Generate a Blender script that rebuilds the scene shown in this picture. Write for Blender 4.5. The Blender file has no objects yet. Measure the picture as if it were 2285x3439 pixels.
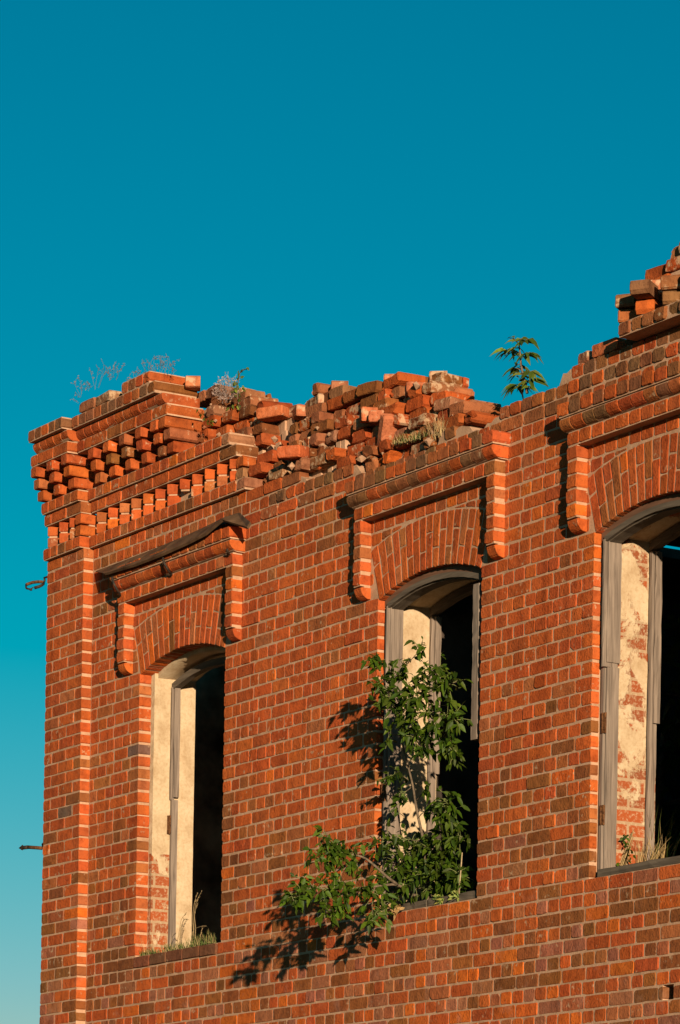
import bpy, math, random
import numpy as np
from mathutils import Vector, Matrix, Euler, Quaternion

R = random.Random(7)
H = 0.0958625          # height of one brick course
L = 0.27               # stretcher with its joint
GZ = -4.7              # ground level (window sills are at z = 0)
col = bpy.context.scene.collection
S = bpy.context.scene

# ------------------------------------------------------------------ camera numbers (also used to place things)
CF, CC = 12092.32, Vector((20.9783, -13.8209, -3.08125))
YAW, PIT, ROL, SHY = 1.0172182, 0.0062738, 0.0167352, 2712.2556
fw = Vector((-math.sin(YAW)*math.cos(PIT), math.cos(YAW)*math.cos(PIT), math.sin(PIT)))
rt = Vector((math.cos(YAW), math.sin(YAW), 0)); up = rt.cross(fw)
cr = math.cos(ROL)*rt + math.sin(ROL)*up
cu = -math.sin(ROL)*rt + math.cos(ROL)*up
def at(x, y, d=0.0):
    """point of the plane y = d seen at pixel x, y of the full size photograph"""
    D = CF*fw + (x-1142.5)*cr - (y-1719.5-SHY)*cu
    t = (d-CC.y)/D.y
    return CC + t*D

# ------------------------------------------------------------------ mesh builder
class MB:
    def __init__(s): s.v=[]; s.f=[]; s.m=[]; s.c=[]; s.sm=[]
    def add(s, verts, faces, mat=0, c=(1,1,1,0), smooth=False):
        o=len(s.v); s.v += [tuple(p) for p in verts]
        for f in faces: s.f.append(tuple(i+o for i in f)); s.m.append(mat); s.c.append(c); s.sm.append(smooth)
    def box(s, a, b, mat=0, c=(1,1,1,0), bev=0.0):
        x0,y0,z0=a; x1,y1,z1=b
        s.add([(x0,y0,z0),(x1,y0,z0),(x1,y1,z0),(x0,y1,z0),(x0,y0,z1),(x1,y0,z1),(x1,y1,z1),(x0,y1,z1)],
              [(0,1,5,4),(1,2,6,5),(2,3,7,6),(3,0,4,7),(4,5,6,7),(3,2,1,0)],mat,c)
    def tube(s, pts, rads, n=6, mat=0, c=(1,1,1,0), cap=True):
        pts=[Vector(p) for p in pts]; vs=[]; fs=[]
        for i,p in enumerate(pts):
            t=(pts[min(i+1,len(pts)-1)]-pts[max(i-1,0)]).normalized()
            a=t.orthogonal().normalized() if i==0 else (pa-t*pa.dot(t)).normalized()
            pa=a; b=t.cross(a)
            r=rads[i] if isinstance(rads,(list,tuple)) else rads
            for k in range(n):
                w=2*math.pi*k/n; vs.append(p+a*math.cos(w)*r+b*math.sin(w)*r)
        for i in range(len(pts)-1):
            for k in range(n):
                fs.append((i*n+k,i*n+(k+1)%n,(i+1)*n+(k+1)%n,(i+1)*n+k))
        if cap: fs.append(tuple(reversed(range(n)))); fs.append(tuple(range((len(pts)-1)*n,len(pts)*n)))
        s.add(vs,fs,mat,c,True)
    def build(s, name, mats, parent=None, origin=None):
        me=bpy.data.meshes.new(name)
        v=s.v
        if origin is not None: v=[(a-origin[0],b-origin[1],c-origin[2]) for a,b,c in v]
        me.from_pydata(v,[],s.f)
        for m in mats: me.materials.append(m)
        me.polygons.foreach_set('material_index',s.m)
        me.polygons.foreach_set('use_smooth',s.sm)
        at_=me.attributes.new('Col','FLOAT_COLOR','FACE')
        at_.data.foreach_set('color',[x for c in s.c for x in c])
        me.update()
        o=bpy.data.objects.new(name,me); col.objects.link(o)
        if origin is not None: o.location=origin
        if parent is not None:
            o.parent=parent; o.matrix_parent_inverse=Matrix.Translation(parent.location).inverted()
            if origin is not None: pass
        return o

def tag(o,label=None,cat=None,group=None,kind=None):
    if label: o['label']=label
    if cat: o['category']=cat
    if group: o['group']=group
    if kind: o['kind']=kind
    return o
def empty(name,loc):
    o=bpy.data.objects.new(name,None); col.objects.link(o); o.location=loc; o.empty_display_size=.1; return o

# ------------------------------------------------------------------ materials
def newmat(name):
    m=bpy.data.materials.new(name); m.use_nodes=True
    nt=m.node_tree; nt.nodes.clear()
    out=nt.nodes.new('ShaderNodeOutputMaterial'); bs=nt.nodes.new('ShaderNodeBsdfPrincipled')
    nt.links.new(bs.outputs[0],out.inputs[0])
    bs.inputs['Specular IOR Level'].default_value=.12
    return m,nt,bs
class N:
    def __init__(s,nt): s.nt=nt
    def n(s,t,**k):
        x=s.nt.nodes.new(t)
        for a,b in k.items(): setattr(x,a,b)
        return x
    def l(s,a,b): s.nt.links.new(a,b)
    def noise(s,vec,scale,detail=3,rough=.55,dist=0):
        x=s.n('ShaderNodeTexNoise'); x.inputs['Scale'].default_value=scale; x.inputs['Detail'].default_value=detail
        x.inputs['Roughness'].default_value=rough; x.inputs['Distortion'].default_value=dist
        if vec is not None: s.l(vec,x.inputs['Vector'])
        return x.outputs['Fac']
    def ramp(s,fac,stops):
        x=s.n('ShaderNodeValToRGB'); e=x.color_ramp.elements
        while len(e)<len(stops): e.new(.5)
        for i,(p,c) in enumerate(stops):
            e[i].position=p; e[i].color=c if len(c)==4 else (*c,1)
        s.l(fac,x.inputs[0]); return x.outputs[0]
    def mix(s,fac,a,b,mode='MIX'):
        x=s.n('ShaderNodeMix',data_type='RGBA',blend_type=mode)
        for v,i in ((fac,0),(a,6),(b,7)):
            if hasattr(v,'is_linked'): s.l(v,x.inputs[i])
            else: x.inputs[i].default_value=v if i==0 else (*v,1) if len(v)==3 else v
        return x.outputs[2]
    def math(s,op,a,b=0,clamp=False):
        x=s.n('ShaderNodeMath',operation=op); x.use_clamp=clamp
        for v,i in ((a,0),(b,1)):
            if hasattr(v,'is_linked'): s.l(v,x.inputs[i])
            else: x.inputs[i].default_value=v
        return x.outputs[0]
    def bump(s,h,strength,dist,bs):
        x=s.n('ShaderNodeBump'); x.inputs['Strength'].default_value=strength; x.inputs['Distance'].default_value=dist
        s.l(h,x.inputs['Height']); s.l(x.outputs[0],bs.inputs['Normal'])
    def coord(s,kind='Object',scale=None):
        t=s.n('ShaderNodeTexCoord').outputs[kind]
        if scale:
            m=s.n('ShaderNodeMapping'); m.inputs['Scale'].default_value=scale; s.l(t,m.inputs[0]); t=m.outputs[0]
        return t

MORTAR=(.40,.236,.147)
def mat_brick():
    m,nt,bs=newmat('old_brick'); g=N(nt)
    co=g.coord()
    a=g.n('ShaderNodeAttribute',attribute_name='Col')
    n1=g.noise(co,13,4,.6); n2=g.noise(co,55,3,.6); n3=g.noise(co,3.2,2)
    k=g.ramp(n1,[(.28,(.66,.60,.58)),(.5,(1,1,1)),(.75,(1.16,1.13,1.08))])
    c=g.mix(1,a.outputs['Color'],k,'MULTIPLY')
    sp=g.ramp(n2,[(.30,(.55,.5,.5)),(.42,(1,1,1)),(.66,(1,1,1)),(.76,(1.25,1.3,1.35))])
    c=g.mix(.7,c,g.mix(1,c,sp,'MULTIPLY'))
    # dark soot / rain bands
    c=g.mix(g.math('MULTIPLY',g.ramp(n3,[(.45,(0,0,0)),(.75,(1,1,1))]),.28),c,(.20,.065,.028))
    n5=g.noise(g.coord('Object',(1,1,.45)),1.1,4,.6); c=g.mix(1,c,g.ramp(n5,[(.3,(.80,.78,.78)),(.5,(1,1,1)),(.7,(1.12,1.10,1.06))]),'MULTIPLY')
    n7=g.noise(g.coord('Object',(7,7,.55)),1.0,3,.6); c=g.mix(1,c,g.ramp(n7,[(.36,(.80,.77,.75)),(.52,(1,1,1))]),'MULTIPLY')
    sz=g.n('ShaderNodeSeparateXYZ'); g.l(co,sz.inputs[0])
    n6=g.noise(co,5.5,5,.65); lowm=g.math('MULTIPLY',g.math('SUBTRACT',.45,sz.outputs[2]),.9,True)
    c=g.mix(g.math('MULTIPLY',g.math('MULTIPLY',g.math('SUBTRACT',n6,.56),4,True),g.math('MULTIPLY',lowm,.5)),c,(.34,.20,.15))
    # lime left on the face, as much as the brick's own amount allows
    sm=g.noise(co,19,4,.6)
    f=g.math('SUBTRACT',g.math('ADD',sm,g.math('MULTIPLY',a.outputs['Alpha'],.55)),.68)
    f=g.math('MULTIPLY',f,9,True)
    c=g.mix(g.math('MULTIPLY',f,.8),c,(.42,.275,.165))
    g.l(c,bs.inputs['Base Color']); bs.inputs['Roughness'].default_value=.93
    hb=g.math('ADD',g.math('MULTIPLY',n1,.7),g.math('MULTIPLY',n2,.5))
    g.bump(hb,.8,.015,bs)
    return m
def mat_mortar():
    m,nt,bs=newmat('lime_mortar'); g=N(nt); co=g.coord()
    n1=g.noise(co,7,4); n2=g.noise(co,70,3,.65)
    c=g.ramp(n1,[(.25,(.27,.155,.09)),(.5,MORTAR),(.8,(.48,.30,.195))])
    c=g.mix(.35,c,g.mix(1,c,g.ramp(n2,[(.3,(.5,.48,.45)),(.55,(1,1,1))]),'MULTIPLY'))
    g.l(c,bs.inputs['Base Color']); bs.inputs['Roughness'].default_value=.97
    g.bump(g.math('ADD',g.math('MULTIPLY',n2,.5),n1),.5,.010,bs); return m
def mat_plaster(name='reveal_plaster',bare=.0,low=None):
    """cream plaster on a window reveal; bare > 0 lets the brick behind show where it fell off"""
    m,nt,bs=newmat(name); g=N(nt); co=g.coord()
    n1=g.noise(co,6,4,.6); n2=g.noise(co,40,4,.65)
    c=g.ramp(n1,[(.3,(.35,.245,.145)),(.5,(.43,.322,.205)),(.72,(.48,.375,.25))])
    c=g.mix(.45,c,g.mix(1,c,g.ramp(n2,[(.35,(.7,.6,.5)),(.55,(1,1,1))]),'MULTIPLY'))
    h=n2
    if bare>0 or low:
        sx=g.n('ShaderNodeSeparateXYZ'); g.l(co,sx.inputs[0])
        cb=g.n('ShaderNodeCombineXYZ'); g.l(sx.outputs[1],cb.inputs[0]); g.l(sx.outputs[2],cb.inputs[1])
        bt=g.n('ShaderNodeTexBrick'); g.l(cb.outputs[0],bt.inputs['Vector'])
        bt.inputs['Scale'].default_value=1; bt.inputs['Brick Width'].default_value=.27; bt.inputs['Row Height'].default_value=H
        bt.inputs['Mortar Size'].default_value=.011; bt.inputs['Color1'].default_value=(.29,.066,.019,1); bt.inputs['Color2'].default_value=(.18,.055,.024,1)
        bt.inputs['Mortar'].default_value=(.31,.20,.12,1); bt.inputs['Bias'].default_value=0
        big=g.noise(co,4.3,6,.68,.3)
        # more of it has fallen near the sill and in one band higher up
        zlow=g.math('MULTIPLY',g.math('SUBTRACT',.95,sx.outputs[2]),.17,False)
        zl=g.math('MAXIMUM',zlow,-.02)
        f=g.math('MULTIPLY',g.math('SUBTRACT',g.math('ADD',big,zl),.60-bare),22,True)
        if low:
            v=g.math('ADD',g.math('MULTIPLY',g.math('SUBTRACT',low[0],sx.outputs[2]),.25),g.math('MULTIPLY',g.math('SUBTRACT',big,.53),1.3))
            v=g.math('MULTIPLY',g.math('ADD',v,.08),16,True)
            v=g.math('MULTIPLY',v,g.math('LESS_THAN',sx.outputs[2],low[0])); f=g.math('MULTIPLY',v,g.math('LESS_THAN',sx.outputs[1],low[1]))
        brk=g.mix(g.ramp(n2,[(.5,(0,0,0)),(.66,(.6,.6,.6))]),bt.outputs['Color'],c)
        c=g.mix(f,c,brk)
        h=g.math('SUBTRACT',n2,g.math('MULTIPLY',f,1.6))
    g.l(c,bs.inputs['Base Color']); bs.inputs['Roughness'].default_value=.95
    g.bump(h,.5,.007,bs); return m
def mat_wood(name,dark,light,axis):
    m,nt,bs=newmat(name); g=N(nt)
    sc=[38,38,38]; sc[axis]=2.2
    co=g.coord('Object',tuple(sc)); n1=g.noise(co,1.0,4,.6,.6); n2=g.noise(g.coord(),9,3)
    c=g.ramp(n1,[(.3,dark),(.62,light)])
    c=g.mix(g.math('MULTIPLY',n2,.5),c,tuple(x*.62 for x in light))
    g.l(c,bs.inputs['Base Color']); bs.inputs['Roughness'].default_value=.88
    g.bump(n1,.6,.004,bs); return m
def mat_simple(name,c0,c1,scale=8,rough=.9,bump=.3,detail=4):
    m,nt,bs=newmat(name); g=N(nt); co=g.coord(); n1=g.noise(co,scale,detail,.6)
    g.l(g.ramp(n1,[(.33,c0),(.66,c1)]),bs.inputs['Base Color']); bs.inputs['Roughness'].default_value=rough
    if bump: g.bump(n1,bump,.01,bs)
    return m
def mat_leaf(name,trans=.3,gloss=.25):
    m,nt,bs=newmat(name); g=N(nt); out=[n for n in nt.nodes if n.type=='OUTPUT_MATERIAL'][0]
    a=g.n('ShaderNodeAttribute',attribute_name='Col')
    n1=g.noise(g.coord(),60,2)
    c=g.mix(1,a.outputs['Color'],g.ramp(n1,[(.3,(.75,.75,.75)),(.7,(1.2,1.2,1.15))]),'MULTIPLY')
    g.l(c,bs.inputs['Base Color']); bs.inputs['Roughness'].default_value=.5; bs.inputs['Specular IOR Level'].default_value=gloss
    tr=g.n('ShaderNodeBsdfTranslucent'); g.l(g.mix(1,c,(1.1,1.25,.45),'MULTIPLY'),tr.inputs[0])
    mx=g.n('ShaderNodeMixShader'); mx.inputs[0].default_value=trans
    g.l(bs.outputs[0],mx.inputs[1]); g.l(tr.outputs[0],mx.inputs[2]); g.l(mx.outputs[0],out.inputs[0])
    return m
BR=mat_brick(); MO=mat_mortar(); PL=mat_plaster(); PLB=mat_plaster('patchy_plaster',.105); PLC=mat_plaster('low_patchy_plaster',.0,(.84,.27))
WDV=mat_wood('weathered_post_wood',(.08,.060,.048),(.245,.188,.148),2)
WDH=mat_wood('weathered_rail_wood',(.05,.038,.028),(.135,.105,.078),0)
WDR=mat_wood('reddish_head_wood',(.085,.042,.026),(.17,.085,.052),0)
IRON=mat_simple('dark_iron',(.012,.011,.010),(.05,.032,.022),40,.6,.2)
RUST=mat_simple('rusty_iron',(.045,.018,.008),(.15,.065,.025),60,.75,.4)
SHEET=mat_simple('rusty_sheet_metal',(.055,.03,.017),(.15,.085,.046),6,.6,.15)
INSIDE=mat_simple('stained_inner_plaster',(.10,.045,.025),(.60,.34,.2),2.6,.97,.2)
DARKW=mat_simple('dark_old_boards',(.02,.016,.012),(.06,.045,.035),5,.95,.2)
LEAF=mat_leaf('green_leaf',.25,.15); DRY=mat_leaf('dry_grass_blade',.25,.1)
BARK=mat_simple('grey_bark',(.065,.048,.032),(.17,.125,.085),30,.85,.3)
GROUND=mat_simple('dry_grassy_ground',(.05,.045,.02),(.16,.12,.07),.6,.98,.3,8)
DRYLEAF=mat_leaf('withered_leaf',.3,.1)

# ------------------------------------------------------------------ bricks
def brick_color(c=10, zone='wall'):
    r=R.random(); j=lambda s=.13: 1+R.uniform(-s,s)
    if zone=='wall':
        dk=.015 if c>=13 else .12 if c>=7 else .28 if c>=0 else .33
        vv=.02 if c>=0 else .10
        pk=.06 if c>=9 else .15 if c>=0 else .26
        if c>=30: dk,pk=.10,.12
    elif zone=='burnt': dk,vv,pk=.05,.0,.10
    elif zone=='top': dk,vv,pk=.48,.0,.22
    elif zone=='core': dk,vv,pk=.16,.05,.34
    elif zone=='cornice': dk,vv,pk=.03,.05,.10
    if zone=='burnt' and R.random()<.05: b=(.15,.095,.07)
    elif r<dk and zone=='top': b=R.choice([(.19,.075,.030),(.155,.075,.032),(.23,.082,.030)])
    elif r<dk: b=R.choice([(.185,.063,.019),(.215,.070,.021),(.26,.080,.022)])
    elif r<dk+vv: b=(.46,.100,.014)
    elif r<dk+vv+pk: b=(R.choice([(.32,.098,.032),(.29,.085,.026)]) if c>=4 else R.choice([(.30,.105,.050),(.27,.095,.050),(.32,.098,.036)])) if zone!='core' else R.choice([(.34,.115,.045),(.30,.13,.065),(.27,.095,.038),(.35,.13,.055)])
    else: b=R.choice([(.36,.074,.017),(.38,.079,.018),(.335,.066,.016),(.395,.084,.018)])
    k=j(.12)*(.84 if zone=='core' else 1)
    al=R.choice([0,0,0,.05,.1,.18]) if zone!='core' else R.choice([0,.05,.1,.15,.22,.38])
    if zone=='wall' and c<0: al=R.choice([0,0,.06,.12,.17])
    return (b[0]*k*j(.04),b[1]*k*j(.09),b[2]*k*j(.12),al)

def clip(poly,p,n):
    """keep the part of a convex polygon where (q-p).n >= 0"""
    out=[]
    for i in range(len(poly)):
        a=poly[i]; b=poly[(i+1)%len(poly)]
        da=(a[0]-p[0])*n[0]+(a[1]-p[1])*n[1]; db=(b[0]-p[0])*n[0]+(b[1]-p[1])*n[1]
        if da>=0: out.append(a)
        if (da>=0)!=(db>=0):
            t=da/(da-db); out.append((a[0]+(b[0]-a[0])*t,a[1]+(b[1]-a[1])*t))
    return out
def rough(poly,c=.008,j=.0022,mid=True):
    out=[]; n=len(poly)
    for i in range(n):
        p=poly[i]; a=poly[i-1]; b=poly[(i+1)%n]
        for q,first in ((a,True),(b,False)):
            d=math.hypot(q[0]-p[0],q[1]-p[1]) or 1
            k=min(c*R.uniform(.5,1.5)*(2.6 if R.random()<.10 else 1),d*.3)/d
            out.append((p[0]+(q[0]-p[0])*k+R.uniform(-j,j)*.5,p[1]+(q[1]-p[1])*k+R.uniform(-j,j)*.5))
        if mid:
            d=math.hypot(b[0]-p[0],b[1]-p[1])
            if d>.05:
                t=R.uniform(.35,.65); out.append((p[0]+(b[0]-p[0])*t+R.uniform(-j,j),p[1]+(b[1]-p[1])*t+R.uniform(-j,j)))
    return out
def prism(mb,poly,y0,y1,bev=.006,mat=0,c=None,M=None,tilt=.0,j=.0028,ch=.0095,back=False,warp=0.0,rgh=True):
    """a brick: rounded, slightly wobbly outline in the facade plane, front edge worn"""
    if len(poly)<3: return
    o=rough(poly,ch,j) if rgh else list(poly)
    n=len(o); cx=sum(p[0] for p in o)/n; cz=sum(p[1] for p in o)/n
    ty=R.uniform(-tilt,tilt); tz=R.uniform(-tilt,tilt)
    def ins(p,b):
        d=math.hypot(p[0]-cx,p[1]-cz) or 1; k=max(1-b/d,.3); return (cx+(p[0]-cx)*k,cz+(p[1]-cz)*k)
    vs=[];
    for p in o:
        q=ins(p,bev*R.uniform(.7,1.3)); vs.append((q[0],y0+ty*(p[0]-cx)+tz*(p[1]-cz)+R.uniform(-warp,warp),q[1]))
    for p in o: vs.append((p[0],y0+bev+ty*(p[0]-cx)+tz*(p[1]-cz)+R.uniform(-warp,warp),p[1]))
    for p in o:
        w=R.uniform(-warp,warp); vs.append((p[0]+w,y1,p[1]+w))
    if M is not None: vs=[M@Vector(v) for v in vs]
    fs=[tuple(range(n))]
    for r in (0,1):
        for i in range(n): fs.append((r*n+i,(r+1)*n+i,(r+1)*n+(i+1)%n,r*n+(i+1)%n))
    if back: fs.append(tuple(reversed(range(2*n,3*n))))
    mb.add(vs,fs,mat,c or brick_color())
def rect(u0,u1,z0,z1): return [(u0,z0),(u1,z0),(u1,z1),(u0,z1)]
JU,JZ=.0058,.0063
def brick(mb,u0,u1,c,y0,y1,zone='wall',h=1,clips=(),**k):
    p=rect(u0+JU,u1-JU,c*H+JZ,(c+h)*H-JZ)
    dz=.0028*math.sin(1.3*u0+.4*c)+.0018*math.sin(3.7*u0+1.9*c)+R.uniform(-.0014,.0014) if zone in ('wall','burnt') else 0
    p=[(a,b+dz) for a,b in p]
    for q,n in clips: p=clip(p,q,n)
    if len(p)<3: return
    us=[a for a,b in p]; zs=[b for a,b in p]
    if max(us)-min(us)<.018 or max(zs)-min(zs)<.016: return
    prism(mb,p,y0-.0025+R.uniform(-.002,.0015),y1,k.pop('bev',.0045),0,k.pop('col',None) or brick_color(c,zone),tilt=k.pop('tilt',.010),**k)
def row(u0,u1,kind,e0=True,e1=True,phase=0.):
    """joint positions of one course between two ends; kind 's' stretchers, 'h' headers"""
    w=u1-u0
    if kind=='h':
        n=max(1,round(w/(L/2))); xs=[u0+w*i/n for i in range(n+1)]
    else:
        a=.72*L if e0 else phase*L; b=.72*L if e1 else 0
        if w<a+b+.3*L:
            n=max(1,round(w/L)); xs=[u0+w*i/n for i in range(n+1)]
        else:
            m=w-a-b; k=m/L; n=int(k); rem=k-n
            if rem>.75: n+=1; rem=0
            if rem<.22: rem=0
            unit=m/(n+(.5 if rem else 0)); xs=[u0]
            if a: xs.append(u0+a)
            if rem: xs.append(xs[-1]+.5*unit)
            for i in range(n): xs.append(xs[-1]+unit)
            if b: xs.append(u1)
            else: xs[-1]=u1
    return [xs[0]]+[x+R.uniform(-.006,.006) for x in xs[1:-1]]+[xs[-1]]

# windows: left jamb, right jamb, depth of the outer brick reveal
WIN=[(-4.615,-3.245,.105),(-1.012,.31,.056),(1.655,2.985,.056)]
ULEFT,UPIL,URIGHT=-6.14,-5.465,6.2
PIL=.085
CMIN=-20
SPR=23.8*H; CRN=25.0*H; EXE=27.75*H; EXC=28.95*H
def arc(u0,u1,ze,zc):
    w=(u1-u0)/2; s=zc-ze; r=(w*w+s*s)/(2*s); return ((u0+u1)/2, zc-r, r)
def intr(w): return arc(WIN[w][0],WIN[w][1],SPR,CRN)
def extr(w): return arc(WIN[w][0]-.115,WIN[w][1]+.115,EXE,EXC)
def arcz(a,u): d=a[2]**2-(u-a[0])**2; return a[1]+math.sqrt(max(d,0))

# height (in courses) of the wall face, from the left end to the right
def lerp(tab,u):
    if u<=tab[0][0]: return tab[0][1]
    for (a,b),(c,d) in zip(tab,tab[1:]):
        if u<=c: return b+(d-b)*(u-a)/(c-a) if c>a else d
    return tab[-1][1]
TOP=[(-7,36),(-2.62,36),(-2.6,36),(-2.2,36),(-2.05,35),(-1.75,35),(-1.7,35),(-1.35,35),(-1.3,34),(-.3,34),(-.2,35),(.05,34.8),(.3,34),(.55,35),(1.22,35),(1.25,36),(7,36)]

bld=empty('ruined_building',(-1.0,.28,GZ))
tag(bld,'roofless red brick building with corbelled cornice, arched windows and crumbling wall top','building')

# ------------------------------------------------------------------ facade wall
def build_wall():
    mb=MB()
    # mortar bed: slabs behind the brick faces (mat 1)
    Y0=.0014; Y1=.47
    gm=(.5,.4,.3,0)
    zb=(CMIN)*H
    hz0,hz1=-9*H,-8*H
    mb.box((ULEFT+.014,Y0,GZ),(URIGHT,Y1,hz0),1,gm); mb.box((ULEFT+.014,Y0,hz1),(URIGHT,Y1,-.002),1,gm)
    mb.box((ULEFT+.014,Y0,hz0),(2.474,Y1,hz1),1,gm); mb.box((2.590,Y0,hz0),(URIGHT,Y1,hz1),1,gm); mb.box((2.474,.16,hz0),(2.590,Y1,hz1),1,gm)
    piers=[(ULEFT+.014,WIN[0][0]),(WIN[0][1],WIN[1][0]),(WIN[1][1],WIN[2][0]),(WIN[2][1],URIGHT)]
    for a,b in piers: mb.box((a+(.013 if a>ULEFT+.02 else 0),Y0,-.002),(b-.013,Y1,SPR),1,gm)
    us=np.arange(ULEFT+.014,URIGHT,.045).tolist()+[URIGHT]
    zl=[];zt=[]
    for u in us:
        z=SPR-.001
        for w in range(3):
            if WIN[w][0]<u<WIN[w][1]: z=arcz(intr(w),u)+.004
        zl.append(z); zt.append(lerp(TOP,u)*H-.02+.012*math.sin(u*23)+.01*math.sin(u*57+1))
    vs=[];fs=[]
    for u,a,b in zip(us,zl,zt): vs+=[(u,Y0,a),(u,Y0,b),(u,Y1,b),(u,Y1,a)]
    for i in range(len(us)-1):
        o=i*4
        for k in range(4): fs.append((o+k,o+4+k,o+4+(k+1)%4,o+(k+1)%4))
    mb.add(vs,fs,1,gm)
    ex=[extr(w) for w in range(3)]
    def arcclip(u0,u1,c):
        cl=[]
        for w in range(3):
            a=ex[w]; lo,hi=WIN[w][0]-.115,WIN[w][1]+.115
            if u1>lo-.3 and u0<hi+.3:
                zc=(c+.5)*H; uc=(u0+u1)/2
                # skewback lines at the two ends of the arch
                if uc<lo+.06 and zc<EXE+.05:
                    p=(lo,EXE); q=(WIN[w][0],SPR); d=(q[0]-p[0],q[1]-p[1]); ln=math.hypot(*d)
                    n=(d[1]/ln,-d[0]/ln)     # pointing away from the arch (to -u)
                    cl.append(((p[0]+n[0]*.006,p[1]+n[1]*.006),n))
                elif uc>hi-.06 and zc<EXE+.05:
                    p=(hi,EXE); q=(WIN[w][1],SPR); d=(q[0]-p[0],q[1]-p[1]); ln=math.hypot(*d)
                    n=(-d[1]/ln,d[0]/ln); cl.append(((p[0]+n[0]*.006,p[1]+n[1]*.006),n))
                else:
                    dx,dz=uc-a[0],zc-a[1]; d=math.hypot(dx,dz); n=(dx/d,dz/d)
                    cl.append(((a[0]+n[0]*(a[2]+.008),a[1]+n[1]*(a[2]+.008)),n))
        return cl
    for c in range(CMIN,36):
        kind='s' if c%2 else 'h'
        if c<0: segs=[(ULEFT if c<-999 else UPIL,URIGHT,None,None)]
        elif c<24:
            segs=[(UPIL,WIN[0][0],None,0),(WIN[0][1],WIN[1][0],0,1),(WIN[1][1],WIN[2][0],1,2),(WIN[2][1],URIGHT,2,None)]
        else: segs=[(UPIL,URIGHT,None,None)]
        for a,b,l,r in segs:
            xs=row(a,b,kind,l is not None,r is not None,R.uniform(.2,.8))
            for i in range(len(xs)-1):
                u0,u1=xs[i],xs[i+1]; uc=(u0+u1)/2
                if c>=24 and lerp(TOP,uc)<c+.9: continue
                y1=.07
                if i==len(xs)-2 and r is not None: y1=WIN[r][2]
                if i==0 and l is not None: y1=WIN[l][2]
                zone='wall'
                if uc<-4.6 and 14<c<27: zone='burnt'
                if c>=33 and uc>-2.6: zone='top'
                cl=arcclip(u0,u1,c) if c>=23 else ()
                if c>=23 and kind=='s' and any(abs(uc-e[0])<e[2] and WIN[w][0]-.3<uc<WIN[w][1]+.3 and c>26 for w,e in enumerate(ex)):
                    m=(u0+u1)/2
                    brick(mb,u0,m,c,0,y1,zone,clips=arcclip(u0,m,c)); brick(mb,m,u1,c,0,y1,zone,clips=arcclip(m,u1,c)); continue
                # a few bricks are missing or pushed
                
                if c==-9 and u0<2.578 and u1>2.492:
                    if u0<2.46: brick(mb,u0,2.488,c,0,.1,zone)
                    if u1>2.61: brick(mb,2.582,u1,c,0,.1,zone)
                    continue
                yo=0
                if zone=='top': yo=R.uniform(-.012,-.001)
                if R.random()<.08: yo+=R.uniform(-.007,.001)
                k={}
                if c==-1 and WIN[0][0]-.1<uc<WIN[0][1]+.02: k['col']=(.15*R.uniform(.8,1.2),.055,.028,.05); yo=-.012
                if zone=='top': k.update(j=.004,ch=.014,warp=.003)
                brick(mb,u0,u1,c,yo,y1,zone,clips=cl,**k)
    return mb.build('facade_wall',[BR,MO],bld)
build_wall()

# ------------------------------------------------------------------ corner pilaster
def build_pilaster():
    mb=MB()
    mb.box((ULEFT+.013,-PIL+.0014,GZ),(UPIL-.013,.0012,36*H),1)
    for c in range(CMIN,36):
        w=UPIL-ULEFT; f=[0,.2,.6,1.0] if c%2==0 else [0,.4,.8,1.0]
        f=[x+(R.uniform(-.012,.012) if 0<x<1 else 0) for x in f]
        for i in range(3):
            brick(mb,ULEFT+w*f[i],ULEFT+w*f[i+1],c,-PIL,.012 if i==2 else -.01,'burnt' if 12<c<27 else 'wall')
    return mb.build('corner_pilaster',[BR,MO],bld)
build_pilaster()

# ------------------------------------------------------------------ profiles for rounded courses
def profile(mb,u0,u1,prof,mat=0,c=None,e=.004,jit=.0015):
    n=len(prof); cy=sum(p[0] for p in prof)/n; cz=sum(p[1] for p in prof)/n
    vs=[]
    for u,s in ((u0,.93),(u0+e,1),(u1-e,1),(u1,.93)):
        for y,z in prof: vs.append((u+R.uniform(-jit,jit)*.5,cy+(y-cy)*s+R.uniform(-jit,jit),cz+(z-cz)*s+R.uniform(-jit,jit)))
    fs=[tuple(range(n)),tuple(reversed(range(3*n,4*n)))]
    for r in range(3):
        for i in range(n): fs.append((r*n+i,r*n+(i+1)%n,(r+1)*n+(i+1)%n,(r+1)*n+i))
    fs=[tuple(reversed(f)) for f in fs]
    mb.add(vs,fs,mat,c or brick_color(30,'cornice'))
def bull(P,z0,z1,back=.05,r=None,n=6):
    """front at -P, lower front edge rounded"""
    r=r or (z1-z0)*.8; out=[(back,z1),(-P+.012,z1),(-P+.003,z1-.006),(-P,z1-.014)]
    for i in range(n+1):
        a=math.pi/2*i/n; out.append((-P+r-r*math.cos(a),z0+r-r*math.sin(a)))
    out.append((back,z0)); return out

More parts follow.
